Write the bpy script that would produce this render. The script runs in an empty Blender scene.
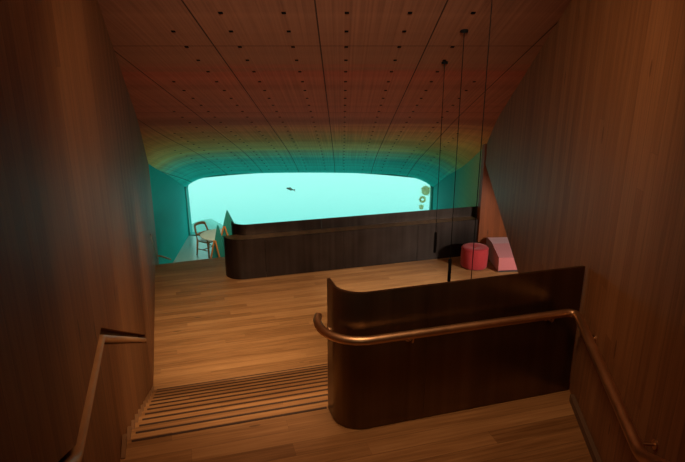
import bpy, math, random
from mathutils import Vector, noise as mnoise
random.seed(7)
S = bpy.context.scene
COL = S.collection

# ------------------------------------------------------------------ plan of the place (metres, x right, y ahead, z up)
LAND, LOUNGE, DINE = 0.0, -1.75, -3.10
GLASS_Y = 17.25
def wall_l(y):                                   # x of the left wall face
    if y < 0.3: return -0.576
    if y <= 13.2: return -1.46 - 0.3215 * (y - 3.05)
    return -4.723 - 0.09 * (y - 13.2)
def wall_r(y):                                   # x of the right wall face
    if y < 0.3: return 1.184
    if y <= 11.6: return 1.73 + 0.1655 * (y - 3.6)
    return 3.054 - 0.022 * (y - 11.6)
def ceil_base(y):
    if y < 13: return 2.91 - 0.302 * (y - 5.1)
    t = y - 13
    return 0.524 - 0.302 * t - 0.0125 * t * t
def ceil_z(x, y):
    c = (wall_l(y) + wall_r(y)) / 2; w = (wall_r(y) - wall_l(y)) / 2
    u = min(1.0, abs(x - c) / w)
    a = max(0.0, min(1.0, (y - 9.5) / 4.5)); a = a * a * (3 - 2 * a)
    return ceil_base(y) - a * (0.12 * u * u + 0.38 * u ** 9)

# ------------------------------------------------------------------ mesh helpers
class MB:
    def __init__(s): s.v = []; s.f = []; s.sm = []
    def add(s, vs, fs, smooth=False):
        n = len(s.v); s.v += [tuple(v) for v in vs]
        for f in fs: s.f.append(tuple(i + n for i in f)); s.sm.append(smooth)
        return s
    def box(s, c, size, rz=0.0, taper=1.0):
        cx, cy, cz = c; hx, hy, hz = size[0] / 2, size[1] / 2, size[2] / 2
        cs, sn = math.cos(rz), math.sin(rz); vs = []
        for k in (-1, 1):
            q = taper if k > 0 else 1.0
            for i, j in ((-1, -1), (1, -1), (1, 1), (-1, 1)):
                a, b = i * hx * q, j * hy * q
                vs.append((cx + a * cs - b * sn, cy + a * sn + b * cs, cz + k * hz))
        return s.add(vs, [(3, 2, 1, 0), (4, 5, 6, 7), (0, 1, 5, 4), (1, 2, 6, 5), (2, 3, 7, 6), (3, 0, 4, 7)])
    def prism(s, poly, z0, z1):                  # poly counter clockwise; z0/z1 numbers or lists
        n = len(poly)
        a = z0 if isinstance(z0, (list, tuple)) else [z0] * n
        b = z1 if isinstance(z1, (list, tuple)) else [z1] * n
        vs = [(p[0], p[1], a[i]) for i, p in enumerate(poly)] + [(p[0], p[1], b[i]) for i, p in enumerate(poly)]
        fs = [tuple(range(n - 1, -1, -1)), tuple(range(n, 2 * n))]
        fs += [(i, (i + 1) % n, n + (i + 1) % n, n + i) for i in range(n)]
        return s.add(vs, fs)
    def sheet(s, path, z0, z1, th, smooth=True): # an upright sheet following a plan path
        n = len(path); L = []; R = []
        for i, p in enumerate(path):
            a = path[max(0, i - 1)]; b = path[min(n - 1, i + 1)]
            d = Vector((b[0] - a[0], b[1] - a[1])).normalized(); q = Vector((-d.y, d.x)) * th / 2
            L.append((p[0] + q.x, p[1] + q.y)); R.append((p[0] - q.x, p[1] - q.y))
        vs = [(*p, z0) for p in L] + [(*p, z1) for p in L] + [(*p, z0) for p in R] + [(*p, z1) for p in R]
        side = []; flat = []
        for i in range(n - 1):
            side += [(i + 1, i, n + i, n + i + 1), (2 * n + i, 2 * n + i + 1, 3 * n + i + 1, 3 * n + i)]
            flat += [(n + i + 1, n + i, 3 * n + i, 3 * n + i + 1), (i, i + 1, 2 * n + i + 1, 2 * n + i)]
        flat += [(0, 2 * n, 3 * n, n), (2 * n + n - 1, n - 1, 2 * n - 1, 4 * n - 1)]
        s.add(vs, side, smooth)
        return s.add(vs, flat)
    def tube(s, path, r, n=12, cap=True, sx=1.0):
        P = [Vector(p) for p in path]; m = len(P); vs = []
        up = Vector((0, 0, 1))
        for i, p in enumerate(P):
            t = (P[min(m - 1, i + 1)] - P[max(0, i - 1)]).normalized()
            u = t.cross(up)
            if u.length < 1e-3: u = Vector((1, 0, 0))
            u.normalize(); w = u.cross(t).normalized()
            rr = r[i] if isinstance(r, (list, tuple)) else r
            for k in range(n):
                a = 2 * math.pi * k / n
                vs.append(p + u * math.cos(a) * rr * sx + w * math.sin(a) * rr)
        fs = [(i * n + k, (i + 1) * n + k, (i + 1) * n + (k + 1) % n, i * n + (k + 1) % n) for i in range(m - 1) for k in range(n)]
        s.add(vs, fs, True)
        if cap:
            s.add(vs[:n], [tuple(range(n))]); s.add(vs[-n:], [tuple(range(n - 1, -1, -1))])
        return s
    def lathe(s, prof, c, n=24, wob=None, smooth=True):
        vs = []
        for r, z in prof:
            for k in range(n):
                a = 2 * math.pi * k / n
                q = r * (wob(a, z) if wob else 1)
                vs.append((c[0] + q * math.cos(a), c[1] + q * math.sin(a), c[2] + z))
        m = len(prof)
        fs = [(i * n + k, i * n + (k + 1) % n, (i + 1) * n + (k + 1) % n, (i + 1) * n + k) for i in range(m - 1) for k in range(n)]
        s.add(vs, fs, smooth)
        s.add(vs[:n], [tuple(range(n - 1, -1, -1))]); s.add(vs[-n:], [tuple(range(n))])
        return s
    def grid(s, nu, nv, fn, smooth=True, flip=False):
        vs = [fn(i / (nu - 1), j / (nv - 1)) for j in range(nv) for i in range(nu)]
        fs = []
        for j in range(nv - 1):
            for i in range(nu - 1):
                f = (j * nu + i, j * nu + i + 1, (j + 1) * nu + i + 1, (j + 1) * nu + i)
                fs.append(f[::-1] if flip else f)
        return s.add(vs, fs, smooth)
    def build(s, name, mat, parent=None, uv=None, bevel=0, solid=0, weld=False, origin=None):
        o0 = Vector(origin) if origin else Vector((0, 0, 0))
        if parent is not None:
            q = parent
            while q is not None: o0 = o0 + q.location; q = q.parent
        me = bpy.data.meshes.new(name)
        me.from_pydata([tuple(Vector(v) - o0) for v in s.v], [], s.f)
        for p, sm in zip(me.polygons, s.sm): p.use_smooth = sm
        if uv:
            ul = me.uv_layers.new(name='plan')
            for p in me.polygons:
                nrm = p.normal
                for li in p.loop_indices:
                    ul.data[li].uv = uv(Vector(s.v[me.loops[li].vertex_index]), nrm)
        me.materials.append(mat); me.validate()
        o = bpy.data.objects.new(name, me); COL.objects.link(o)
        if parent is not None: o.parent = parent
        if origin: o.location = origin
        if weld:
            w = o.modifiers.new('weld', 'WELD'); w.merge_threshold = 1e-4
        if solid:
            q = o.modifiers.new('thick', 'SOLIDIFY'); q.thickness = abs(solid); q.offset = -1 if solid > 0 else 1
        if bevel:
            w = o.modifiers.new('weld', 'WELD'); w.merge_threshold = 1e-4
            b = o.modifiers.new('edge', 'BEVEL'); b.width = bevel; b.segments = 2; b.limit_method = 'ANGLE'; b.angle_limit = math.radians(40)
        return o

def tag(o, label, cat, group=None):
    o['label'] = label; o['category'] = cat
    if group: o['group'] = group
    return o
def struct(o): o['kind'] = 'structure'; return o
def thing(name, label, cat, loc, group=None):
    o = bpy.data.objects.new(name, None); o.empty_display_size = 0.1; COL.objects.link(o); o.location = loc
    return tag(o, label, cat, group)
def dup(root, loc, label=None):
    r = root.copy(); COL.objects.link(r); r.location = loc
    if label: r['label'] = label
    for ch in list(root.children):
        c = ch.copy(); COL.objects.link(c); c.parent = r
        for g in list(ch.children):
            d = g.copy(); COL.objects.link(d); d.parent = c
    return r
def fillet(pts, r, n=8):
    P = [Vector(p) for p in pts]; out = [P[0]]
    for i in range(1, len(P) - 1):
        rr = r[i - 1] if isinstance(r, (list, tuple)) else r
        a = P[i] + (P[i - 1] - P[i]).normalized() * rr; b = P[i] + (P[i + 1] - P[i]).normalized() * rr
        for k in range(n + 1):
            t = k / n; out.append(a * (1 - t) ** 2 + P[i] * 2 * t * (1 - t) + b * t * t)
    out.append(P[-1]); return out

# ------------------------------------------------------------------ materials
class NT:
    def __init__(s, name):
        s.m = bpy.data.materials.new(name); s.m.use_nodes = True; s.t = s.m.node_tree; s.t.nodes.clear()
        s.out = s.t.nodes.new('ShaderNodeOutputMaterial')
    def n(s, kind, **kw):
        nd = s.t.nodes.new(kind)
        for k, v in kw.items():
            if k.startswith('i_'): nd.inputs[k[2:].replace('_', ' ')].default_value = v
            else: setattr(nd, k, v)
        return nd
    def l(s, a, b): s.t.links.new(a, b)
    def math(s, op, a, b=None, c=None):
        nd = s.t.nodes.new('ShaderNodeMath'); nd.operation = op
        for i, x in enumerate((a, b, c)):
            if x is None: continue
            if isinstance(x, (int, float)): nd.inputs[i].default_value = x
            else: s.l(x, nd.inputs[i])
        return nd.outputs[0]
    def comb(s, x, y, z=0.0):
        nd = s.t.nodes.new('ShaderNodeCombineXYZ')
        for i, q in enumerate((x, y, z)):
            if isinstance(q, (int, float)): nd.inputs[i].default_value = q
            else: s.l(q, nd.inputs[i])
        return nd.outputs[0]
    def mix(s, fac, a, b, blend='MIX'):
        nd = s.t.nodes.new('ShaderNodeMix'); nd.data_type = 'RGBA'; nd.blend_type = blend
        for idx, q in ((0, fac), (6, a), (7, b)):
            if isinstance(q, (int, float)): nd.inputs[idx].default_value = q
            elif isinstance(q, tuple): nd.inputs[idx].default_value = (*q, 1) if len(q) == 3 else q
            else: s.l(q, nd.inputs[idx])
        return nd.outputs[2]
    def ramp(s, fac, stops, interp='LINEAR'):
        nd = s.t.nodes.new('ShaderNodeValToRGB'); cr = nd.color_ramp; cr.interpolation = interp
        while len(cr.elements) < len(stops): cr.elements.new(0.5)
        for e, (p, c) in zip(cr.elements, stops): e.position = p; e.color = (*c, 1)
        s.l(fac, nd.inputs[0]); return nd.outputs[0]
    def bsdf(s, **kw):
        b = s.t.nodes.new('ShaderNodeBsdfPrincipled')
        for k, v in kw.items():
            k = k.replace('_', ' ')
            if isinstance(v, (int, float)): b.inputs[k].default_value = v
            elif isinstance(v, tuple): b.inputs[k].default_value = (*v, 1) if len(v) == 3 else v
            else: s.l(v, b.inputs[k])
        s.l(b.outputs[0], s.out.inputs['Surface']); return b
    def bump(s, h, st=0.2, dist=0.01):
        b = s.t.nodes.new('ShaderNodeBump'); b.inputs['Strength'].default_value = st; b.inputs['Distance'].default_value = dist
        s.l(h, b.inputs['Height']); return b.outputs[0]

def plank_mat(name, width, length, cols, rough=0.45, seam=0.006, along_u=True, seam_dark=0.35, spread=1.0, spec=0.4):
    t = NT(name)
    uv = t.n('ShaderNodeUVMap', uv_map='plan').outputs[0]
    sep = t.n('ShaderNodeSeparateXYZ'); t.l(uv, sep.inputs[0])
    U, V = (sep.outputs[0], sep.outputs[1]) if along_u else (sep.outputs[1], sep.outputs[0])
    rv = t.math('DIVIDE', V, width); row = t.math('FLOOR', rv); fr = t.math('SUBTRACT', rv, row)
    wn = t.n('ShaderNodeTexWhiteNoise', noise_dimensions='1D'); t.l(row, wn.inputs['W'])
    uu = t.math('ADD', t.math('DIVIDE', U, length), t.math('MULTIPLY', wn.outputs['Value'], 7.3))
    cl = t.math('FLOOR', uu); fu = t.math('SUBTRACT', uu, cl)
    wc = t.n('ShaderNodeTexWhiteNoise', noise_dimensions='2D'); t.l(t.comb(row, cl), wc.inputs['Vector'])
    rnd = wc.outputs['Value']
    gv = t.comb(t.math('MULTIPLY', U, 1.1), t.math('ADD', t.math('MULTIPLY', V, 26.0), t.math('MULTIPLY', rnd, 50)), t.math('MULTIPLY', rnd, 31))
    g1 = t.n('ShaderNodeTexNoise', i_Scale=1.6, i_Detail=6.0, i_Roughness=0.6, i_Distortion=0.4); t.l(gv, g1.inputs['Vector'])
    gv2 = t.comb(t.math('MULTIPLY', U, 0.5), t.math('MULTIPLY', V, 1.4), 3.0)
    g2 = t.n('ShaderNodeTexNoise', i_Scale=0.9, i_Detail=2.0); t.l(gv2, g2.inputs['Vector'])
    k = t.math('ADD', t.math('MULTIPLY', rnd, 0.62 * spread), t.math('MULTIPLY', g1.outputs['Fac'], 0.95))
    k = t.math('ADD', k, t.math('MULTIPLY', g2.outputs['Fac'], 0.2)); k = t.math('SUBTRACT', k, 0.3 + 0.16 * spread)
    c = t.ramp(k, [(0.05, cols[0]), (0.45, cols[1]), (0.95, cols[2])])
    # knots
    vo = t.n('ShaderNodeTexVoronoi', i_Scale=1.0); t.l(t.comb(t.math('MULTIPLY', U, 1.1), t.math('MULTIPLY', V, 4.6)), vo.inputs['Vector'])
    kn = t.math('LESS_THAN', vo.outputs['Distance'], 0.07)
    c = t.mix(t.math('MULTIPLY', kn, 0.55), c, tuple(q * 0.35 for q in cols[0]))
    e = t.math('MINIMUM', fr, t.math('SUBTRACT', 1.0, fr)); e1 = t.math('LESS_THAN', e, seam / width)
    e2 = t.math('MINIMUM', fu, t.math('SUBTRACT', 1.0, fu)); e2 = t.math('LESS_THAN', e2, 0.5 * seam / length)
    sm = t.math('MAXIMUM', e1, e2)
    c = t.mix(t.math('MULTIPLY', sm, 1 - seam_dark), c, tuple(q * 0.25 for q in cols[0]))
    h = t.math('SUBTRACT', t.math('MULTIPLY', g1.outputs['Fac'], 0.25), sm)
    ro = t.math('ADD', rough - 0.08, t.math('MULTIPLY', g1.outputs['Fac'], 0.16))
    t.bsdf(Base_Color=c, Roughness=ro, Specular_IOR_Level=spec, Normal=t.bump(h, 0.25, 0.004))
    return t.m

def simple(name, col, rough=0.5, metal=0.0, var=0.15, scale=8.0, stretch=(1, 1, 1), bump=0.0, spec=0.5, **kw):
    t = NT(name)
    tc = t.n('ShaderNodeTexCoord'); mp = t.n('ShaderNodeMapping'); mp.inputs['Scale'].default_value = stretch
    t.l(tc.outputs['Object'], mp.inputs[0])
    ns = t.n('ShaderNodeTexNoise', i_Scale=scale, i_Detail=5.0); t.l(mp.outputs[0], ns.inputs['Vector'])
    c = t.mix(ns.outputs['Fac'], tuple(q * (1 - var) for q in col), tuple(min(1, q * (1 + var)) for q in col))
    a = dict(Base_Color=c, Roughness=rough, Metallic=metal, Specular_IOR_Level=spec)
    if bump: a['Normal'] = t.bump(ns.outputs['Fac'], bump, 0.01)
    a.update(kw); t.bsdf(**a); return t.m

M = {}
M['wall'] = plank_mat('oak_wall_planks', 0.115, 3.4, [(.17, .066, .023), (.29, .123, .046), (.42, .19, .078)], 0.58, 0.0022, along_u=False, seam_dark=0.6, spread=0.45, spec=0.12)
M['floor'] = plank_mat('oak_floor_boards', 0.125, 2.6, [(.19, .080, .026), (.40, .195, .070), (.60, .33, .135)], 0.40, 0.0016, seam_dark=0.5, spread=0.45)
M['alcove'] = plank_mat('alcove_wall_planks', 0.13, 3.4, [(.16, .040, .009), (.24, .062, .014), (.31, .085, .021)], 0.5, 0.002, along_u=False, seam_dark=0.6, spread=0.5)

# woven ceiling: sunset reds at the stairs, through ochre to sea green at the window (dyed so; ochre to green also lightened in the colour to stand in for light)
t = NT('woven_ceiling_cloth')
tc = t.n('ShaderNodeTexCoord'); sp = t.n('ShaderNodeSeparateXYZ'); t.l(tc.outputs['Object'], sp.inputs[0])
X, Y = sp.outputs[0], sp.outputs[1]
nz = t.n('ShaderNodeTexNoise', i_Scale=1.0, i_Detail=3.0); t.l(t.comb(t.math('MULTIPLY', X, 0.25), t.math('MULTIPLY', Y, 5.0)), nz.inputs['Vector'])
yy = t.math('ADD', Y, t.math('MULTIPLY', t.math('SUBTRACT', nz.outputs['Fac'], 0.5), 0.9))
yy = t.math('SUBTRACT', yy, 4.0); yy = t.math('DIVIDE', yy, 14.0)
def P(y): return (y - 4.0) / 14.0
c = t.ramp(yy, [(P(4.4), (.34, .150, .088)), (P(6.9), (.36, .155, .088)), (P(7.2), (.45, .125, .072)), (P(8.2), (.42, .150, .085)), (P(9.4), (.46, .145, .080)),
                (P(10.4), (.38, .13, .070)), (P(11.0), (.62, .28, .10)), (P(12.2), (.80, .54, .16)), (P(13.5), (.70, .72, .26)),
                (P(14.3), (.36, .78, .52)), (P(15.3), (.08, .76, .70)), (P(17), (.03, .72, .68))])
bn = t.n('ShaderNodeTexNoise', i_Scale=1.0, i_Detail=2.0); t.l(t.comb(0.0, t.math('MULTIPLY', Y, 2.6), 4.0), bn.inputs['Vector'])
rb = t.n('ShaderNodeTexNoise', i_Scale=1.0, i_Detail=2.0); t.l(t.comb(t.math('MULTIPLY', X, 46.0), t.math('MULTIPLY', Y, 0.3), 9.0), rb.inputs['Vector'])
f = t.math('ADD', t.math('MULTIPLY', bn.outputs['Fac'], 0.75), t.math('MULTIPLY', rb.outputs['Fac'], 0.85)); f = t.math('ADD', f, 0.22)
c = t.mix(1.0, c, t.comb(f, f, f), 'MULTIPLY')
sx = t.math('DIVIDE', t.math('ADD', X, 1.39 + 11.5), 1.15); sx = t.math('FRACT', sx); sx = t.math('MINIMUM', sx, t.math('SUBTRACT', 1.0, sx))
seam = t.math('LESS_THAN', sx, 0.0065)
s2 = t.math('FRACT', t.math('DIVIDE', t.math('ADD', Y, 0.35), 3.3)); s2 = t.math('MINIMUM', s2, t.math('SUBTRACT', 1.0, s2)); s2 = t.math('LESS_THAN', s2, 0.0035)
c = t.mix(t.math('MULTIPLY', seam, 0.85), c, (.012, .006, .005)); c = t.mix(t.math('MULTIPLY', s2, 0.5), c, (.05, .012, .008))
t.bsdf(Base_Color=c, Roughness=0.8, Specular_IOR_Level=0.12, Normal=t.bump(t.math('SUBTRACT', rb.outputs['Fac'], seam), 0.3, 0.006))
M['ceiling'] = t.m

# sea-green clad dining hall walls
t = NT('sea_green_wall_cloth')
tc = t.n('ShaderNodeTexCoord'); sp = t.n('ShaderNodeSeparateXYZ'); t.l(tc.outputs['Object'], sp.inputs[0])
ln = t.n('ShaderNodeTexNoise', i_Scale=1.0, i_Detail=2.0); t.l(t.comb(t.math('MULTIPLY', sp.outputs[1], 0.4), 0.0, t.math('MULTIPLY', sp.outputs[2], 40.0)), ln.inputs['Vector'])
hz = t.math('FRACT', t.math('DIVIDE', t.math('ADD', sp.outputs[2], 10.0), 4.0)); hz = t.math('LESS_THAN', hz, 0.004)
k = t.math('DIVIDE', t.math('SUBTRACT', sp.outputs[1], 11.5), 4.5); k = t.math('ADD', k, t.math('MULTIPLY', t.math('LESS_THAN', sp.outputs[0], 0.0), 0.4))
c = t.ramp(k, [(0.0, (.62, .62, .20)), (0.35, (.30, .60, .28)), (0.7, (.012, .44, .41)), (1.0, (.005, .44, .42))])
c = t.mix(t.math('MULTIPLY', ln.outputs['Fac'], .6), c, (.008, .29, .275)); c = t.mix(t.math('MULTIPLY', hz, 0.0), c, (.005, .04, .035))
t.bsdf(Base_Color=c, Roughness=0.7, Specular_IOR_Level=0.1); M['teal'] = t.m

def metal_mat(name, col, rough, streak=0.35, metallic=0.92):
    t = NT(name)
    tc = t.n('ShaderNodeTexCoord'); mp = t.n('ShaderNodeMapping'); mp.inputs['Scale'].default_value = (9, 9, 0.25)
    t.l(tc.outputs['Object'], mp.inputs[0])
    a = t.n('ShaderNodeTexNoise', i_Scale=1.0, i_Detail=4.0); t.l(mp.outputs[0], a.inputs['Vector'])
    b = t.n('ShaderNodeTexNoise', i_Scale=2.2, i_Detail=3.0); t.l(tc.outputs['Object'], b.inputs['Vector'])
    f = t.math('ADD', t.math('MULTIPLY', a.outputs['Fac'], 0.6), t.math('MULTIPLY', b.outputs['Fac'], 0.4))
    c = t.ramp(f, [(0.3, tuple(q * (1 - streak) for q in col)), (0.7, tuple(q * (1 + streak) for q in col))])
    t.bsdf(Base_Color=c, Metallic=metallic, Roughness=t.math('ADD', rough - 0.1, t.math('MULTIPLY', f, 0.2)), Normal=t.bump(a.outputs['Fac'], 0.05, 0.01))
    return t.m
M['bronze'] = metal_mat('patinated_bronze_sheet', (.155, .104, .060), 0.31)
M['bronze_dark'] = metal_mat('blackened_bronze_sheet', (.055, .042, .035), 0.40)
M['bronze_top'] = metal_mat('pale_bronze_counter', (.42, .29, .17), 0.45)  # countertop bronze, a lighter tone than the panels
M['copper'] = metal_mat('brushed_copper_rail', (.66, .40, .21), 0.42, 0.12, 1.0)
M['black'] = simple('black_lacquer', (.004, .0035, .0035), 0.8, var=0.3, spec=0.1)
M['spot'] = simple('black_lamp_trim', (.003, .0025, .0025), 0.9, var=0.2, spec=0.05)
M['strip'] = simple('dark_rubber_nosing', (.05, .02, .008), 0.7, var=0.3, scale=20)
M['rail_wood'] = simple('oak_rail', (.50, .26, .11), 0.42, var=0.3, scale=3, stretch=(8, 1, 8))
M['velvet'] = simple('crimson_velvet', (.36, .018, .022), 0.85, var=0.25, scale=30, bump=0.15, Sheen_Weight=0.25, Sheen_Tint=(1, .5, .5, 1))
M['rose'] = simple('rose_wool', (.46, .13, .13), 0.9, var=0.15, scale=90, bump=0.25, Sheen_Weight=0.4)
M['chair_wood'] = simple('oiled_ash_wood', (.40, .17, .07), 0.4, var=0.25, scale=6, stretch=(3, 3, 3))
M['orange_wood'] = simple('orange_pine_lath', (.62, .24, .06), 0.45, var=0.2, scale=6)
M['cloth'] = simple('white_tabletop', (.80, .76, .66), 0.6, var=0.06)
M['frame_teal'] = simple('sea_green_screen_cloth', (.012, .26, .23), 0.55, var=0.4, scale=7, stretch=(6, 6, 0.6))
M['dine_floor'] = simple('polished_pale_terrazzo', (.34, .44, .42), 0.22, var=0.12, scale=40)
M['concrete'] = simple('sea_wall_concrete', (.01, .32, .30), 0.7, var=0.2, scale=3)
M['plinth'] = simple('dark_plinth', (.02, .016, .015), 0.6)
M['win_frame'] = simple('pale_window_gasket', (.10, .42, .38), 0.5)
M['fish'] = simple('fish_scales', (.09, .10, .07), 0.45, var=0.4, scale=14)
t = NT('pale_anemone')
tc = t.n('ShaderNodeTexCoord'); ns = t.n('ShaderNodeTexNoise', i_Scale=14.0, i_Detail=4.0); t.l(tc.outputs['Object'], ns.inputs['Vector'])
c = t.mix(ns.outputs['Fac'], (.75, .70, .45), (1.0, .97, .80))
df = t.n('ShaderNodeBsdfDiffuse'); tl = t.n('ShaderNodeBsdfTranslucent'); t.l(c, df.inputs[0]); t.l(c, tl.inputs[0])
ms = t.n('ShaderNodeMixShader'); ms.inputs[0].default_value = 0.8; t.l(df.outputs[0], ms.inputs[1]); t.l(tl.outputs[0], ms.inputs[2]); t.l(ms.outputs[0], t.out.inputs[0])
M['anemone'] = t.m
M['seabed'] = simple('silty_kelp_bed', (.16, .36, .33), 0.9, var=0.5, scale=1.6, bump=0.6)
M['step_skirt'] = simple('oak_skirting', (.24, .115, .045), 0.5, var=0.2)
M['skirt'] = simple('brown_skirting', (.13, .068, .034), 0.6, var=0.2)
t = NT('window_acrylic')
tr = t.n('ShaderNodeBsdfTransparent'); tr.inputs[0].default_value = (.97, 1, .99, 1)
gl = t.n('ShaderNodeBsdfGlossy'); gl.inputs['Roughness'].default_value = 0.02
fr = t.n('ShaderNodeFresnel'); fr.inputs[0].default_value = 1.3
ms = t.n('ShaderNodeMixShader'); t.l(fr.outputs[0], ms.inputs[0]); t.l(tr.outputs[0], ms.inputs[1]); t.l(gl.outputs[0], ms.inputs[2]); t.l(ms.outputs[0], t.out.inputs[0])
M['glass'] = t.m
t = NT('hazy_sea_water')
vs_ = t.n('ShaderNodeVolumeScatter'); vs_.inputs['Color'].default_value = (.85, 1, .98, 1); vs_.inputs['Density'].default_value = 0.02; vs_.inputs['Anisotropy'].default_value = 0.5
t.l(vs_.outputs[0], t.out.inputs['Volume']); M['water'] = t.m

# ------------------------------------------------------------------ directions
d = Vector((0.961, 0.276)); p = Vector((-0.276, 0.961))     # along the stair nosings / down the stairs
def uv_floor(v, n):
    if abs(n.z) > 0.5: return (v.x * d.x + v.y * d.y, v.x * p.x + v.y * p.y)
    return (v.x * d.x + v.y * d.y, v.z)
def uv_wall(v, n): return (v.y * 1.03 + v.x * 0.25, v.z)

# ------------------------------------------------------------------ left wall with the two sunk handrail grooves
nl = Vector((-0.952, -0.306, 0))
def groove(y):
    if 0.7 <= y <= 1.85: return 0.875 + 0.55 * (1.85 - y)
    if y <= 2.87: return 0.875
    if y <= 6.02: return 0.875 - 0.545 * (y - 2.87)
    if 10.05 <= y <= 12.7: return -0.77 - 0.55 * (y - 10.05)
    return None
w = MB()
ys = [-2.5, 0.3, 0.7, 1.85, 2.87, 4.4, 6.02, 8.0, 10.05, 11.4, 12.7, 13.2]
for a, b in zip(ys, ys[1:]):
    A = lambda y, z, off=0.0: (wall_l(y) + nl.x * off, y + nl.y * off, z)
    bot = DINE - 0.15; m = (a + b) / 2; g = groove(m)
    if g is None or b <= 0.7:
        w.add([A(a, bot), A(b, bot), A(b, ceil_base(b) + .03), A(a, ceil_base(a) + .03)], [(0, 1, 2, 3)])
        continue
    ga, gb = groove(a + 1e-4), groove(b - 1e-4)
    LO, HI, DP = 0.06, 0.05, 0.085
    w.add([A(a, bot), A(b, bot), A(b, gb - LO), A(a, ga - LO)], [(0, 1, 2, 3)])
    w.add([A(a, ga + HI), A(b, gb + HI), A(b, ceil_base(b) + .03), A(a, ceil_base(a) + .03)], [(0, 1, 2, 3)])
    w.add([A(a, ga - LO), A(b, gb - LO), A(b, gb - LO, DP), A(a, ga - LO, DP)], [(0, 1, 2, 3)])
    w.add([A(a, ga - LO, DP), A(b, gb - LO, DP), A(b, gb + HI, DP), A(a, ga + HI, DP)], [(0, 1, 2, 3)])
    w.add([A(a, ga + HI, DP), A(b, gb + HI, DP), A(b, gb + HI), A(a, ga + HI)], [(0, 1, 2, 3)])
    for e, ge in ((a, ga), (b, gb)):
        if e in (0.7, 6.02, 10.05, 12.7):
            w.add([A(e, ge - LO), A(e, ge - LO, DP), A(e, ge + HI, DP), A(e, ge + HI)], [(0, 1, 2, 3)])
# outer face, top, ends: the wall has real thickness
TH = 0.2
o_ = [(wall_l(y) - TH, y) for y in (-2.5, 0.3, 13.2)]
i_ = [(wall_l(y), y) for y in (-2.5, 0.3, 13.2)]
for k in (0, 1):
    ya, yb = i_[k][1], i_[k + 1][1]
    w.add([(*o_[k + 1], DINE - .15), (*o_[k], DINE - .15), (*o_[k], ceil_base(ya) + .03), (*o_[k + 1], ceil_base(yb) + .03)], [(0, 1, 2, 3)])
    w.add([(*i_[k], ceil_base(ya) + .03), (*i_[k + 1], ceil_base(yb) + .03), (*o_[k + 1], ceil_base(yb) + .03), (*o_[k], ceil_base(ya) + .03)], [(0, 1, 2, 3)])
w.add([(*i_[2], DINE - .15), (*o_[2], DINE - .15), (*o_[2], ceil_base(13.2) + .03), (*i_[2], ceil_base(13.2) + .03)], [(0, 1, 2, 3)])
struct(w.build('wall_left', M['wall'], uv=uv_wall))

# ------------------------------------------------------------------ right wall: cut away below a long soffit over the alcove
def soffit(y): return -0.10 + 0.080 * (y - 6.43)
def right_x(y, off): return wall_r(y) + off
w = MB(); T = 0.16
def slab(quad, off):                                   # quad of (y,z), thickness off towards +x
    F = [(right_x(y, 0), y, z) for y, z in quad]; B = [(right_x(y, off), y, z) for y, z in quad]
    n = len(quad)
    w.add(F + B, [tuple(range(n - 1, -1, -1)), tuple(range(n, 2 * n))] + [(i, (i + 1) % n, n + (i + 1) % n, n + i) for i in range(n)])
slab([(-2.5, -.05), (0.3, -.05), (0.3, ceil_base(.3) + .03), (-2.5, ceil_base(-2.5) + .03)], T)
slab([(0.3, -.05), (3.64, -.05), (3.64, ceil_base(3.64) + .03), (0.3, ceil_base(.3) + .03)], T)
slab([(3.64, soffit(3.64)), (11.6, soffit(11.6)), (11.6, ceil_base(11.6) + .03), (3.64, ceil_base(3.64) + .03)], T)
struct(w.build('wall_right', M['wall'], uv=uv_wall))

# wall behind the viewer
struct(MB().box((0.28, -2.6, 2.5), (2.4, 0.2, 6.5)).build('wall_back', M['wall'], uv=lambda v, n: (v.x, v.z)))

# partition that closes the lounge and the alcove
dp = Vector((0.9596, 0.2814)); pp = Vector((-0.2814, 0.9596))
E0 = Vector((3.02, 11.58)); E1 = E0 + dp * 4.0
w = MB().prism([E0, E1, E1 + pp * .12, E0 + pp * .12], DINE - .1, [ceil_base(11.6) - .02, 1.2, 1.2, ceil_base(11.6) - .02])
struct(w.build('wall_partition', M['alcove'], uv=lambda v, n: (v.x, v.z)))
# alcove shell
AX = 6.6
w = MB().box((AX + .06, 7.9, -0.8), (.12, 9.4, 2.6)); struct(w.build('wall_alcove_side', M['alcove'], uv=uv_wall))
w = MB().box((4.1, 3.71, -0.95), (5.0, .12, 2.0)); struct(w.build('wall_alcove_near', M['alcove'], uv=lambda v, n: (v.x, v.z)))
w = MB().prism([(wall_r(3.66) + T, 3.66), (AX + .1, 3.66), (AX + .1, 12.6), (wall_r(11.6) + T, 11.62)],
               [soffit(3.66), soffit(3.66), soffit(12.6), soffit(11.6)], [soffit(3.66) + .1, soffit(3.66) + .1, soffit(12.6) + .1, soffit(11.6) + .1])
struct(w.build('ceiling_alcove', M['alcove'], uv=lambda v, n: (v.x, v.y)))

# dining hall side walls
def hall(name, xs, side):
    w = MB(); ya, yb = xs[0][1], xs[1][1]
    a, b = xs; o = side * 0.25
    poly = [a, b, (b[0] + o, b[1]), (a[0] + o, a[1])]
    if side > 0: poly = [a, (a[0] + o, a[1]), (b[0] + o, b[1]), b]
    else: poly = [a, b, (b[0] + o, b[1]), (a[0] + o, a[1])]
    zt = [ceil_base(q[1]) + .02 for q in poly]
    w.prism(poly, DINE - .1, zt)
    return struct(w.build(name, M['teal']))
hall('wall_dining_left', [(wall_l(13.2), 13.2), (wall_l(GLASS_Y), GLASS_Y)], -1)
hall('wall_dining_right', [(wall_r(11.75), 11.72), (wall_r(GLASS_Y), GLASS_Y)], 1)

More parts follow.
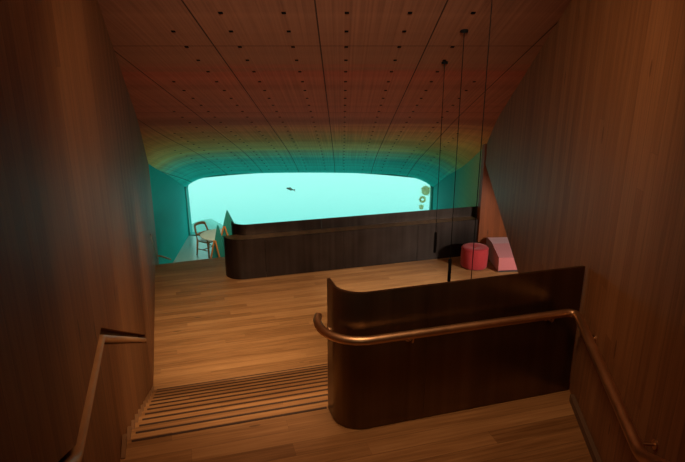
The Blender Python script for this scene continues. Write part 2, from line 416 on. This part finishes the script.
# ------------------------------------------------------------------ ceiling
w = MB(); NY, NX = 84, 33
rows = [-2.7 + (GLASS_Y + 0.02 + 2.7) * j / (NY - 1) for j in range(NY)]
def cfn(u, v):
    y = -2.7 + (GLASS_Y + 0.02 + 2.7) * v
    a, b = wall_l(y) - .22, wall_r(y) + .22; s = u * 2 - 1; s = math.copysign(1 - (1 - abs(s)) ** 1.6, s)
    x = (a + b) / 2 + (b - a) / 2 * s
    return (x, y, ceil_z(x, y))
w.grid(NX, NY, cfn, True, flip=True)
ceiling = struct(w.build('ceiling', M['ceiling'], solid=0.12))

# ------------------------------------------------------------------ floors
NOSE_L = Vector((-1.47, 3.05)); STW = 1.415
NOSE_R = NOSE_L + d * STW
def nose_r(dist):                                   # right end of a nosing: it runs on behind the balustrade end
    q = NOSE_R + p * dist
    return q + d * max(0.0, (-0.11 + 0.05 * min(1, dist) - 0.012 * dist - q.x) / d.x)
BR_END = Vector((1.732, 3.635))
db = Vector((.9587, .2846)); pb = Vector((-.2846, .9587))   # run of the near balustrade                          # balustrade front face at the right wall
land = [(-0.62, -2.5), (1.16, -2.5), (1.16, 0.3), (wall_r(3.66) + .02, 3.66), tuple(BR_END - db * 0.05 + pb * 0.05), tuple(BR_END - db * 1.6 + pb * 0.05), tuple(NOSE_R + p * 0.0), tuple(NOSE_L - d * .03), (-0.62, 0.3)]
struct(MB().prism(land, LOUNGE - .1, LAND).build('floor_landing', M['floor'], uv=uv_floor))
k0 = NOSE_L + p * 2.0
lounge = [(-4.04, 10.95), (-1.62, 3.3), (AX + .05, 3.3), (AX + .05, 12.65), (3.1, 11.9), (3.0, 12.2), (-2.64, 11.46)]
struct(MB().prism(lounge, LOUNGE - .25, LOUNGE).build('floor_lounge', M['floor'], uv=uv_floor))
struct(MB().box((-1.0, 13.2, DINE - .1), (9.0, 8.3, .2)).build('floor_dining', M['dine_floor']))
# wall under the edge of the lounge floor
struct(MB().sheet([(-4.2, 10.96), (-2.64, 11.52), (3.0, 12.15)], DINE, LOUNGE - .25, .06, False).build('wall_under_lounge', M['wall'], uv=lambda v, n: (v.x, v.z)))
# grey skirting at the foot of the right wall
sk = [(wall_r(y) - .018, y) for y in (0.4, 3.5)]
struct(MB().sheet(sk, 0.0, 0.055, .03, False).build('baseboard_right', M['skirt']))

# ------------------------------------------------------------------ the stairs
N = 12; RISE = -LOUNGE / N; GO = 3.18 / 11
st = thing('staircase', 'oak stairs with dark nosing strips going down from the landing beside the left wall', 'stairs', (-1.2, 4.8, LOUNGE))
def nl_pt(dist, inset=0.0):
    q = NOSE_L + p * dist; y = q.y - 0.0
    # slide along the nosing direction until the wall face is met
    for _ in range(6):
        dx = wall_l(q.y) - q.x; q = q + d * (dx / d.x) * 1.0
    return q + d * inset
for k in range(0, N):
    z = -k * RISE; a0, a1 = (k - 1) * GO, k * GO + 0.025
    if k > 0:
        A, B = nl_pt(a0), nose_r(a0); C, D = nose_r(a1), nl_pt(a1); D2, C2 = nl_pt(k * GO), nose_r(k * GO)
        s = MB()
        s.prism([A, B, C, D], z - .04, z)
        s.prism([A, B, C2, D2], LOUNGE if k > N - 3 else max(LOUNGE, z - 2.2 * RISE), z - .04)
        step = s.build('step', M['floor'], st, uv=uv_floor)
    a = k * GO - 0.034; q0, q1 = nl_pt(a, 0.06), nose_r(a) - d * 0.012
    b = k * GO - 0.014; r0, r1 = nl_pt(b, 0.06), nose_r(b) - d * 0.012
    ns = MB().prism([q0, q1, r1, r0], z - .002, z + .003)
    ns.build('nosing_strip', M['strip'], step if k > 0 else st)
    q = [nl_pt((k - 1) * GO + .1, .004), nl_pt((k - 1) * GO + .1, .03), nl_pt(k * GO + .02, .03), nl_pt(k * GO + .02, .004)]
    MB().prism(q, z + .001, [z + .008, z + .008, z + .034, z + .034]).build('skirting', M['step_skirt'], step if k > 0 else st)
# ------------------------------------------------------------------ front balustrade of bronze sheet
def arc(C, r, n=14, a_end=1.0):                        # from the straight (direction -p) round to direction -d
    out = []
    for i in range(n + 1):
        t_ = a_end * math.pi / 2 * i / n
        out.append(C - pb * (r * math.cos(t_)) - db * (r * math.sin(t_)))
    return out
L = 1.635; R = 0.19; HB = 1.012
S0 = BR_END - db * L; C0 = S0 + pb * R
b = thing('balustrade', 'dark bronze sheet balustrade with a rounded end nearest the viewer, carrying the copper handrail', 'balustrade', (0.7, 3.4, 0))
seam_at = 0.62
mid = BR_END - db * (L - 0.42)
inset = pb * 0.012
MB().sheet([q + inset for q in ([BR_END - db * .01] + [mid])], .005, HB, .022).build('sheet_panel', M['bronze'], b)
pts = [mid - db * .0012, S0] + arc(C0, R)[1:] + [C0 - db * R + pb * .12]
MB().sheet([q + inset for q in pts[:2]] + [C0 + (q - C0) * ((R - .012) / R) for q in pts[2:-1]] + [C0 - db * (R - .012) + pb * .12], .005, HB, .022).build('curved_sheet', M['bronze'], b)

# copper handrail
HZ = 0.725; OFF = 0.085
h = thing('handrail', 'copper tube handrail round the near bronze balustrade and up the right wall', 'handrail', (0.7, 3.3, 0))
RR = R + OFF
qe = C0 - db * RR
ra = [qe + Vector((-.014, .150)), qe + Vector((-.018, .09)), qe + pb * .035] + [C0 - pb * (RR * math.cos(q)) - db * (RR * math.sin(q)) for q in [math.pi / 2 * (1 - i / 12) for i in range(13)]]
straight = BR_END - pb * OFF - db * 0.10
corner = Vector((1.640, 3.50)); e1 = Vector((1.328, 2.03)); e2 = Vector((1.12, 1.0))
path = [(q.x, q.y, HZ) for q in ra] + [tuple(q) for q in fillet([(*(S0 - pb * OFF + db * .02), HZ), (*corner, HZ), (*e1, HZ), (*e2, HZ + .6)], [.11, .05])]
MB().tube(path, 0.029, 16).build('rail', M['copper'], h)
def bracket(rail_pt, wall_pt):
    a, c_ = Vector(rail_pt), Vector(wall_pt)
    s = MB().tube(fillet([a + Vector((0, 0, -.015)), Vector((a.x, a.y, a.z - .07)), Vector((c_.x, c_.y, a.z - .07))], .03, 5), .007, 8)
    n_ = (c_ - a); n_.z = 0; n_.normalize()
    e = Vector((c_.x, c_.y, a.z - .07))
    s.tube([e - n_ * .012, e], .024, 14)
    s.build('bracket', M['copper'], h)
for along in (0.28, 1.34):
    q = S0 + db * along; bracket((*(q - pb * OFF), HZ), (*(q + inset * 0), HZ))
q = C0 - db * RR + pb * .05; bracket((q.x, q.y, HZ), (*(C0 - db * R + pb * .06), HZ))
for yy_ in (3.25, 2.2):
    tt = (yy_ - e1.y) / (corner.y - e1.y); rx = e1.x + (corner.x - e1.x) * tt
    bracket((rx, yy_, HZ), (wall_r(yy_) - .001, yy_ - .01, HZ))

# wooden rails sunk in the left wall
def sunk(name, label, ys, off=0.018, r=.027):
    pts = [(wall_l(y) + nl.x * off, y + nl.y * off, groove(y) - .022) for y in ys]
    o = thing(name, label, 'handrail', (pts[0][0], pts[0][1], groove(ys[len(ys) // 2]) ))
    MB().tube(fillet(pts, .05, 5) if len(pts) > 2 else pts, r, 12, sx=1.2).build('rail', M['rail_wood'], o)
    return o
sunk('wooden_handrail', 'oak handrail sunk in a groove of the left wall beside the near stairs', [0.75, 1.85, 2.87, 5.95])
o = sunk('wooden_handrail', 'thin oak handrail in the left wall groove past the lounge floor, by the dining hall', [10.15, 12.55])
ex = Vector((wall_l(12.3) + .02, 12.3, groove(12.3) - .02))
MB().tube(fillet([ex, ex + Vector((.10, -.03, .0)), ex + Vector((.20, .30, -.20))], .05), .02, 10).build('rail_end', M['rail_wood'], o)

# ------------------------------------------------------------------ counter and balustrade at the back of the lounge
d2, p2 = dp, pp
SB = Vector((-1.936, 10.14)); EB = Vector((2.99, 11.585)); RB = 0.35; HC = LOUNGE + 0.83
def arc2(C, r, n=14): return [C - p2 * (r * math.cos(math.pi / 2 * i / n)) - d2 * (r * math.sin(math.pi / 2 * i / n)) for i in range(n + 1)]
CB = SB + p2 * RB
c = thing('bar_counter', 'long low dark bronze counter with a rounded end at the back of the lounge', 'counter', (0.5, 10.9, LOUNGE))
DEPTH = 0.30
Lb = (EB - SB).dot(d2)
EBs = SB + d2 * Lb
curve = arc2(CB, RB)
body_poly = curve[::-1] + [EBs, EBs + p2 * DEPTH] + [SB + p2 * (RB + .06) - d2 * RB * 0.2]
body_poly = [CB - d2 * RB + p2 * .02] + curve[::-1] + [EBs, EBs + p2 * DEPTH, SB + p2 * DEPTH + d2 * .16, CB + d2 * .02 + p2 * .02]
# skin split in sheets with fine joints
joints = [0.0, 0.42, 2.05, 3.7, Lb]
for i, (a, e) in enumerate(zip(joints, joints[1:])):
    pts = [SB + d2 * (a + .003), SB + d2 * (e - .003)]
    if i == 0: pts = [CB - d2 * RB + p2 * .03] + curve[::-1] + [SB + d2 * (e - .003)]
    MB().sheet([q + p2 * .01 if j >= len(pts) - 2 or i else CB + (q - CB) * ((RB - .01) / RB) for j, q in enumerate(pts)] if i else
               [CB + (q - CB) * ((RB - .01) / RB) for q in pts[:-1]] + [pts[-1] + p2 * .01], LOUNGE + .005, HC, .02).build('front_panel', M['bronze_dark'], c)
top_poly = [CB - d2 * (RB - .025) + p2 * .03] + [CB + (q - CB) * ((RB - .022) / RB) for q in curve[::-1]] + [EBs + p2 * .022, EBs + p2 * (DEPTH - .002), SB + p2 * (DEPTH - .002) + d2 * .149]
SC = SB + p2 * DEPTH + d2 * .149; RC = 0.30; CC = SC + p2 * RC; arcC = arc2(CC, RC)
top_poly = [CB - d2 * (RB - .025) + p2 * .03] + [CB + (q - CB) * ((RB - .022) / RB) for q in curve[::-1]] + [EBs + p2 * .022, EBs + p2 * (DEPTH - .012)] + [CC + (q - CC) * ((RC + .012) / RC) for q in arcC[:9]]
MB().prism(top_poly, HC - .03, HC - .004).build('countertop', M['bronze_top'], c)

bb = thing('balustrade', 'black bronze sheet balustrade rising behind the low counter, before the big window', 'balustrade', (0.5, 11.2, LOUNGE))
LB2 = Lb - .149
jo = [0.0, 1.5, 3.2, LB2 + .14]
for i, (a, e) in enumerate(zip(jo, jo[1:])):
    pts = [SC + d2 * a, SC + d2 * (e - .001)]
    if i == 0: pts = [CC - d2 * RC + p2 * .04] + arcC[::-1] + [SC + d2 * (e - .003)]
    MB().sheet(pts, LOUNGE + .005, LOUNGE + 1.045, .022).build('sheet_panel' if i else 'curved_sheet', M['bronze_dark'], bb)

# ------------------------------------------------------------------ pendants
def pendant(y, label):
    x = 1.215; top = ceil_z(x, y)
    o = thing('pendant_lamp', label, 'pendant lamp', (x, y, 0.0), 'slim pendant lamps on long cords')
    MB().lathe([(.034, -.022), (.038, -.016), (.038, .016)], (x, y, top), 16).build('ceiling_cap', M['black'], o)
    MB().tube([(x, y, top - .02), (x, y, .275)], .0042, 8).build('cord', M['black'], o)
    MB().lathe([(.016, 0), (.019, .004), (.019, .26), (.014, .275), (.006, .28)], (x, y, 0.0), 18).build('lamp_tube', M['black'], o)
    return o
pendant(6.8, 'slim black pendant lamp on the leftmost of the three long cords')
pendant(5.8, 'slim black pendant lamp on the middle of the three long cords')
pendant(4.8, 'pendant lamp on the rightmost long cord, its lower end behind the near balustrade')

# ------------------------------------------------------------------ ottoman and bench
ox, oy = 2.78, 10.86
o = thing('ottoman', 'round crimson velvet ottoman with a buttoned top before the partition', 'ottoman', (ox, oy, LOUNGE))
wob = lambda a, z: 1 + .012 * math.sin(5 * a + 4 * z) + .008 * math.sin(11 * a)
MB().lathe([(.255, .012), (.272, .03), (.277, .12), (.280, .25), (.278, .36), (.268, .405)], (ox, oy, LOUNGE), 48, wob).build('seat_body', M['velvet'], o)
MB().lathe([(.262, .400), (.278, .412), (.280, .424), (.262, .446), (.20, .452), (.10, .447), (.035, .430), (.012, .424)], (ox, oy, LOUNGE), 48).build('cushion_top', M['velvet'], o)
MB().lathe([(.266, .398), (.2805, .402), (.2805, .410), (.266, .414)], (ox, oy, LOUNGE), 48).build('piping', M['velvet'], o)
MB().lathe([(.024, .425), (.028, .432), (.020, .440), (.006, .443)], (ox, oy, LOUNGE), 16).build('button', M['velvet'], o)
MB().lathe([(.24, 0), (.24, .014)], (ox, oy, LOUNGE), 32).build('plinth', M['plinth'], o)

bn_ = thing('upholstered_bench', 'rose wool bench with a chamfered near end standing beside the crimson ottoman', 'bench', (3.5, 11.1, LOUNGE))
prof = [(0.0, .035), (0.0, .03), (1.08, .03), (1.08, .44), (.56, .44), (0.05, .31)]     # (distance back, height)
prof = [(0.0, .04), (1.04, .04), (1.04, .43), (.60, .43), (0.04, .305)]
bx0, bx1, by = 3.20, 3.76, 10.50
def bench_pt(u, q, hgt): return (bx0 + (bx1 - bx0) * u + .0 * q, by + q + .05 * u, LOUNGE + hgt)
nP = len(prof)
vs = [bench_pt(0, *q) for q in prof] + [bench_pt(1, *q) for q in prof]
MB().add(vs, [tuple(range(nP - 1, -1, -1))[::-1], tuple(range(nP, 2 * nP))[::-1]] + [(i, n_, nP + n_, nP + i) for i in range(nP) for n_ in [(i + 1) % nP]][::1]).build('cushion', M['rose'], bn_, bevel=.018)
MB().prism([bench_pt(.03, .03, 0)[:2], bench_pt(.97, .03, 0)[:2], bench_pt(.97, 1.02, 0)[:2], bench_pt(.03, 1.02, 0)[:2]], LOUNGE, LOUNGE + .042).build('plinth', M['plinth'], bn_)

# ------------------------------------------------------------------ ceiling lights (small black recessed ones in rows)
proto = None
xs_ = [0.04 + .578 * i for i in range(-8, 6)]
for x in xs_:
    for k in range(0, 26):
        y = 5.37 + .453 * k
        if y > 16.9 or x < wall_l(y) + .62 or x > wall_r(y) - .58: continue
        z = ceil_z(x, y)
        if proto is None:
            proto = MB().box((0, 0, .002), (.040, .040, .016)).build('ceiling_light', M['spot'], bevel=.002)
            q = proto
        else:
            q = proto.copy(); COL.objects.link(q)
        q.location = (x, y, z); sl = (ceil_z(x, y + .05) - ceil_z(x, y - .05)) / .1; sx_ = (ceil_z(x + .05, y) - ceil_z(x - .05, y)) / .1
        q.rotation_euler = (math.atan(sl), -math.atan(sx_), 0)
        tag(q, 'tiny black recessed light, one of the rows dotting the woven ceiling', 'ceiling light', 'recessed ceiling lights')

# ------------------------------------------------------------------ dining hall furniture seen past the counter
def chair(x, y, rz):
    o = thing('dining_chair', 'wooden dining chair with a bowed backrest beside the white round table', 'chair', (x, y, DINE))
    cs, sn = math.cos(rz), math.sin(rz)
    T_ = lambda a, b_, z: (x + a * cs - b_ * sn, y + a * sn + b_ * cs, DINE + z)   # local: b_ forward
    for sx in (-1, 1):
        MB().tube([T_(.23 * sx, .22, 0), T_(.215 * sx, .20, .44)], [.022, .030], 10).build('leg', M['chair_wood'], o)
        MB().tube([T_(.24 * sx, -.26, 0), T_(.225 * sx, -.21, .44), T_(.23 * sx, -.25, .70), T_(.20 * sx, -.31, .90)], [.022, .031, .029, .026], 10).build('rear_leg', M['chair_wood'], o)
        MB().tube([T_(.23 * sx, -.24, .65), T_(.28 * sx, -.05, .67), T_(.27 * sx, .14, .655), T_(.225 * sx, .19, .60), T_(.216 * sx, .20, .45)], .026, 10).build('armrest', M['chair_wood'], o)
    bp = [T_(.20 * math.sin(a), -.30 - .07 * math.cos(a), .875 + .03 * math.cos(a)) for a in [math.radians(q) for q in range(-95, 96, 19)]]
    MB().tube(bp, .045, 10, sx=.5).build('backrest', M['chair_wood'], o)
    bp = [T_(.215 * math.sin(a), -.25 - .05 * math.cos(a), .62) for a in [math.radians(q) for q in range(-95, 96, 19)]]
    MB().tube(bp, .03, 10, sx=.6).build('back_rail', M['chair_wood'], o)
    s = MB(); pts = []
    for i in range(24):
        a = 2 * math.pi * i / 24; ca, sa = math.cos(a), math.sin(a)
        pts.append(T_(.25 * math.copysign(abs(ca) ** .6, ca), .24 * math.copysign(abs(sa) ** .6, sa), 0)[:2])
    s.prism(pts, DINE + .43, DINE + .465); s.build('seat', M['chair_wood'], o, bevel=.008)
    MB().tube([T_(-.22, -.02, .2), T_(.22, -.02, .2)], .015, 8).build('stretcher', M['chair_wood'], o)
    for sx in (-1, 1): MB().tube([T_(.222 * sx, .21, .2), T_(.232 * sx, -.235, .2)], .015, 8).build('stretcher', M['chair_wood'], o)
chair(-3.98, 15.42, math.radians(-122))
tx, ty = -3.48, 14.92
o = thing('dining_table', 'white round dining table by the wooden chair, before the window', 'table', (tx, ty, DINE))
MB().lathe([(.56, .765), (.58, .772), (.58, .788), (.57, .795)], (tx, ty, DINE), 48).build('tabletop', M['cloth'], o)
MB().lathe([(.045, .02), (.04, .06), (.035, .68), (.06, .75), (.14, .766)], (tx, ty, DINE), 20).build('column', M['black'], o)
MB().lathe([(.25, 0), (.25, .012), (.06, .028)], (tx, ty, DINE), 32).build('base', M['black'], o)

def pointed(x, y, H, W, label, rz=0.0, asym=1.0):
    o = thing('pointed_screen', label, 'screen', (x, y, DINE), 'pointed sea green screens')
    cs, sn = math.cos(rz), math.sin(rz)
    T_ = lambda a, b_, z: (x + a * cs - b_ * sn, y + a * sn + b_ * cs, DINE + z)
    # tent of two leaning panels with a peak
    s = MB(); th = .03
    for sg in (-1, 1):
        b0, b1 = .02 * sg, .02 * sg + .16 * sg
        tri = [(-W / 2, 0.02), (W * asym / 2, 0.02), (.012, H), (-.012, H)]
        fr_ = [T_(a, b1 + (b0 - b1) * (z / H), z) for a, z in tri]; bk = [T_(a, b1 + (b0 - b1) * (z / H) + th * sg, z) for a, z in tri]
        fs = [(0, 1, 2, 3), (7, 6, 5, 4), (0, 4, 5, 1), (1, 5, 6, 2), (2, 6, 7, 3), (3, 7, 4, 0)]
        s.add(fr_ + bk, fs)
    s.build('cloth_panel', M['frame_teal'], o)
    h2 = H * .78
    for sg in (-1, 1):
        MB().tube([T_(sg * W * .42 - .10, -.30, 0), T_(-.08 + .012 * sg, -.13, h2)], .022, 8).build('leg', M['orange_wood'], o)
    MB().tube([T_(-W * .20 - .09, -.235, h2 * .45), T_(W * .20 - .09, -.235, h2 * .45)], .013, 8).build('crossbar', M['orange_wood'], o)
pointed(-3.03, 13.85, 1.77, .98, 'taller peaked sea green screen with orange wooden legs behind the counter end', .1, 1.5)
pointed(-3.11, 13.05, 1.61, .66, 'shorter peaked sea green screen with orange wooden legs next to the dining chair', .1)

# ------------------------------------------------------------------ the great window
def opening(n=160):
    pts = []
    x0, x1, z0 = -5.075, 2.89, DINE + .02
    c_ = (x0 + x1) / 2; hw = (x1 - x0) / 2
    def ztop(x): u = (x - c_) / hw; return -.96 - .27 * u * u
    R_ = .42; out = []
    out.append((x0 + .02, z0)); out.append((x1 - .02, z0))
    for i in range(9):
        a = math.pi / 2 * i / 8
        out.append((x1 - R_ + R_ * math.cos(a), ztop(x1 - R_) - R_ + R_ * math.sin(a)))
    for i in range(1, 40):
        x = x1 - R_ + (x0 - x1 + 2 * R_) * i / 40; out.append((x, ztop(x)))
    for i in range(9):
        a = math.pi / 2 + math.pi / 2 * i / 8
        out.append((x0 + R_ + R_ * math.cos(a), ztop(x0 + R_) - R_ + R_ * math.sin(a)))
    return out
inn = opening(); cx_, cz_ = -1.08, -2.2
def ring(y0, y1, outer, inner, name, mat, parent=None):
    n = len(inner); vs = []
    for yq in (y0, y1):
        vs += [(x, yq, z) for x, z in inner] + [(x, yq, z) for x, z in outer]
    fs = []
    for i in range(n):
        j = (i + 1) % n
        fs += [(i, j, n + j, n + i), (2 * n + j, 2 * n + i, 3 * n + i, 3 * n + j), (j, i, 2 * n + i, 2 * n + j), (n + i, n + j, 3 * n + j, 3 * n + i)]
    return MB().add(vs, fs).build(name, mat, parent)
def to_rect(x, z, X0, X1, Z0, Z1):
    dx, dz = x - cx_, z - cz_; t_ = 1e9
    if dx > 1e-9: t_ = min(t_, (X1 - cx_) / dx)
    if dx < -1e-9: t_ = min(t_, (X0 - cx_) / dx)
    if dz > 1e-9: t_ = min(t_, (Z1 - cz_) / dz)
    if dz < -1e-9: t_ = min(t_, (Z0 - cz_) / dz)
    return (cx_ + dx * t_, cz_ + dz * t_)
outer = [to_rect(x, z, -7.2, 5.2, -4.6, 1.2) for x, z in inn]
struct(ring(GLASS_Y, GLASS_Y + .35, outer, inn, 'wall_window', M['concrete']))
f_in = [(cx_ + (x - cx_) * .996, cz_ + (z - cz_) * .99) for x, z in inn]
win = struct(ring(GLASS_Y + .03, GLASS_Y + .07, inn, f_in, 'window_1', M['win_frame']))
pane = MB(); n = len(f_in)
pane.add([(x, GLASS_Y + .05, z) for x, z in f_in], [tuple(range(n))]); pane.build('pane', M['glass'], win)

# ------------------------------------------------------------------ the sea outside
w = MB().box((-1, 40, 0), (90, 45, 24)); o = w.build('sea_water', M['water']); o['kind'] = 'stuff'; tag(o, 'hazy green sea water filling the view through the big window', 'water')
def bed(u, v):
    x = -24 + 40 * u; y = 17.8 + 11 * v
    q = mnoise.noise(Vector((x * .45, y * .45, 3.0))) * .55 + mnoise.noise(Vector((x * 1.3, y * 1.3, 7.0))) * .28 + mnoise.noise(Vector((x * 3.1, y * 3.1, 1.0))) * .14
    m_ = 7.1 * math.exp(-((x + 5.9) / 3.0) ** 2 - ((y - 22.5) / 2.6) ** 2)
    return (x, y, -11.0 + q + m_)
o = MB().grid(150, 60, bed).build('seabed', M['seabed']); o['kind'] = 'structure'

fx, fy, fz = -1.89, 19.5, -2.04
o = thing('fish', 'small dark fish swimming in the water outside the window', 'fish', (fx, fy, fz))
ta = math.radians(-16)
Fp = lambda a, b_, z: (fx + a * math.cos(ta) - z * math.sin(ta) * -1 * 0 + 0 * b_ - 0, fy + b_ + .1 * a, fz + a * math.sin(ta) + z)
prof_f = [(-.165, .004, .003), (-.14, .022, .014), (-.10, .037, .022), (-.05, .045, .026), (.0, .042, .024), (.05, .032, .018), (.09, .018, .010), (.115, .011, .006)]
s = MB(); vs = []; nn = 14
for a, hh, ww in prof_f:
    for k in range(nn):
        q = 2 * math.pi * k / nn; vs.append(Fp(a, ww * math.cos(q), hh * math.sin(q)))
fs = [(i * nn + k, i * nn + (k + 1) % nn, (i + 1) * nn + (k + 1) % nn, (i + 1) * nn + k) for i in range(len(prof_f) - 1) for k in range(nn)]
s.add(vs, fs, True).add(vs[:nn], [tuple(range(nn))]).add(vs[-nn:], [tuple(range(nn))]); s.build('body', M['fish'], o)
def fin(name, pts, th=.006):
    n_ = len(pts); vs = [Fp(a, -th / 2, z) for a, z in pts] + [Fp(a, th / 2, z) for a, z in pts]
    MB().add(vs, [tuple(range(n_)), tuple(range(2 * n_ - 1, n_ - 1, -1))] + [(i, (i + 1) % n_, n_ + (i + 1) % n_, n_ + i) for i in range(n_)]).build(name, M['fish'], o)
fin('tail_fin', [(.105, .010), (.17, .045), (.158, 0), (.17, -.045), (.105, -.010)])
fin('dorsal_fin', [(-.07, .04), (-.02, .068), (.06, .030), (.04, .026)])
fin('belly_fin', [(-.03, -.038), (.005, -.066), (.03, -.036)])

def anemone(x, z, r, label, ringy=False, n=18):
    y = GLASS_Y + .36
    o = thing('sea_anemone', label, 'anemone', (x, y, z), 'anemones on the window edge')
    if ringy:
        MB().tube([(x + r * .75 * math.cos(a), y + .02, z + r * .75 * math.sin(a)) for a in [2 * math.pi * i / 20 for i in range(21)]], r * .34, 10, False).build('body', M['anemone'], o)
    else:
        MB().lathe([(r * .15, -r), (r * .6, -r * .8), (r * .85, -r * .35), (r * .8, r * .1), (r * .9, r * .5), (r * .55, r * .85), (r * .1, r)], (x, y, z), 16, lambda a, q: 1 + .14 * math.sin(4 * a + 30 * q)).build('body', M['anemone'], o)
    for i in range(n):
        a = 2 * math.pi * i / n; rr = r * (.7 + .5 * random.random())
        b0 = Vector((x + r * .55 * math.cos(a), y, z + r * .55 * math.sin(a)))
        MB().tube([b0, b0 + Vector((rr * .5 * math.cos(a), .03, rr * .5 * math.sin(a))), b0 + Vector((rr * .75 * math.cos(a + .3), .05, rr * .8 * math.sin(a + .3)))], [r * .11, r * .09, r * .04], 6).build('tentacle', M['anemone'], o)
anemone(2.745, -1.66, .15, 'largest pale sea anemone, topmost on the right edge of the window', n=16)
anemone(2.65, -1.965, .105, 'pale ring shaped sea anemone under the largest on the window edge', True, 12)
anemone(2.62, -2.22, .08, 'smallest pale sea anemone, lowest by the right window edge', n=10)

# ------------------------------------------------------------------ light: daylight through the sea, the lamps of the place, and two added fill lights
wd = bpy.data.worlds.new('sea_daylight'); S.world = wd; wd.use_nodes = True; wt = wd.node_tree; wt.nodes.clear()
wo = wt.nodes.new('ShaderNodeOutputWorld'); bg = wt.nodes.new('ShaderNodeBackground'); tcw = wt.nodes.new('ShaderNodeTexCoord')
sw = wt.nodes.new('ShaderNodeSeparateXYZ'); wt.links.new(tcw.outputs['Generated'], sw.inputs[0])
cr = wt.nodes.new('ShaderNodeValToRGB'); mpw = wt.nodes.new('ShaderNodeMapRange'); mpw.inputs[1].default_value = -0.5; mpw.inputs[2].default_value = 0.5
wt.links.new(sw.outputs[2], mpw.inputs[0]); wt.links.new(mpw.outputs[0], cr.inputs[0])
for i, (q, c_) in enumerate([(0.0, (.18, 1.05, .92)), (0.19, (.075, .59, .53)), (0.305, (.38, .90, .82)), (.45, (.45, 1.02, .93)), (1.0, (.8, 1.7, 1.5))]):
    e = cr.color_ramp.elements[i] if i < 2 else cr.color_ramp.elements.new(q)
    e.position = q; e.color = (*c_, 1)
wt.links.new(cr.outputs[0], bg.inputs[0]); bg.inputs[1].default_value = 1.1; wt.links.new(bg.outputs[0], wo.inputs[0])

def spot(name, loc, target, power, size, col=(1.0, .72, .45), blend=0.6, radius=0.04):
    l = bpy.data.lights.new(name, 'SPOT'); l.energy = power; l.spot_size = math.radians(size); l.spot_blend = blend; l.color = col; l.shadow_soft_size = radius
    o = bpy.data.objects.new(name, l); COL.objects.link(o); o.location = loc
    o.rotation_euler = (Vector(target) - Vector(loc)).to_track_quat('-Z', 'Y').to_euler(); return o
def below(x, y, q=.03): return (x, y, ceil_z(x, y) - q)
spot('lounge_wash', below(-1.7, 6.73), (-1.5, 8.3, LOUNGE), 900, 74, (1, .74, .48), 1.0, .2)
spot('lounge_spot', below(1.77, 8.1), (1.1, 9.5, LOUNGE), 560, 46, (1, .88, .75), .7, .1)
spot('stair_wash', below(-.54, 4.46), (-.75, 5.1, -.8), 430, 80, (1, .68, .40), 1.0, .25)
spot('alcove_lamp', (4.6, 8.0, soffit(8.0) - .06), (2.4, 10.1, LOUNGE + .2), 480, 75, (1, .90, .80), .35, .14)
spot('dining_lamp', below(-2.6, 12.3), (-3.5, 14.4, DINE), 330, 50, (1, .76, .48), .8, .1)
spot('ceiling_fill', (.2, -1.2, 3.6), (-.6, 10.8, 1.1), 1500, 44, (1, .76, .54), 1.0, .3)  # added spot, unseen behind the camera, to brighten the ceiling
a = bpy.data.lights.new('landing_fill', 'AREA'); a.energy = 42; a.shape = 'RECTANGLE'; a.size = .9; a.size_y = .9; a.color = (1, .64, .38); a.spread = math.radians(130)  # added soft area light, out of view, to even out the walls
o = bpy.data.objects.new('landing_fill', a); COL.objects.link(o); o.location = (.2, 2.5, 3.56)
o.rotation_euler = (Vector((.15, 6.2, -.3)) - Vector(o.location)).to_track_quat('-Z', 'Y').to_euler()
a = bpy.data.lights.new('window_portal', 'AREA'); a.shape = 'RECTANGLE'; a.size = 7.9; a.size_y = 2.2
a.cycles.is_portal = True
o = bpy.data.objects.new('window_portal', a); COL.objects.link(o); o.location = (-1.08, GLASS_Y + .33, -2.1); o.rotation_euler = (math.radians(-90), 0, 0)

# ------------------------------------------------------------------ camera and view
cam = bpy.data.cameras.new('camera'); cam.sensor_width = 36; cam.lens = 547 / 685 * 36; cam.clip_end = 300
co = bpy.data.objects.new('camera', cam); COL.objects.link(co); co.location = (0, 0, 2.4); co.rotation_euler = (math.radians(72.8), 0, 0)
S.camera = co
S.view_settings.view_transform = 'Standard'; S.view_settings.look = 'None'; S.view_settings.gamma = 1; S.view_settings.exposure = 0; S.view_settings.use_curve_mapping = False
S.cycles.use_denoising = True; S.cycles.max_bounces = 10; S.cycles.diffuse_bounces = 6; S.cycles.volume_bounces = 1; S.cycles.transparent_max_bounces = 12
S.cycles.sample_clamp_indirect = 6
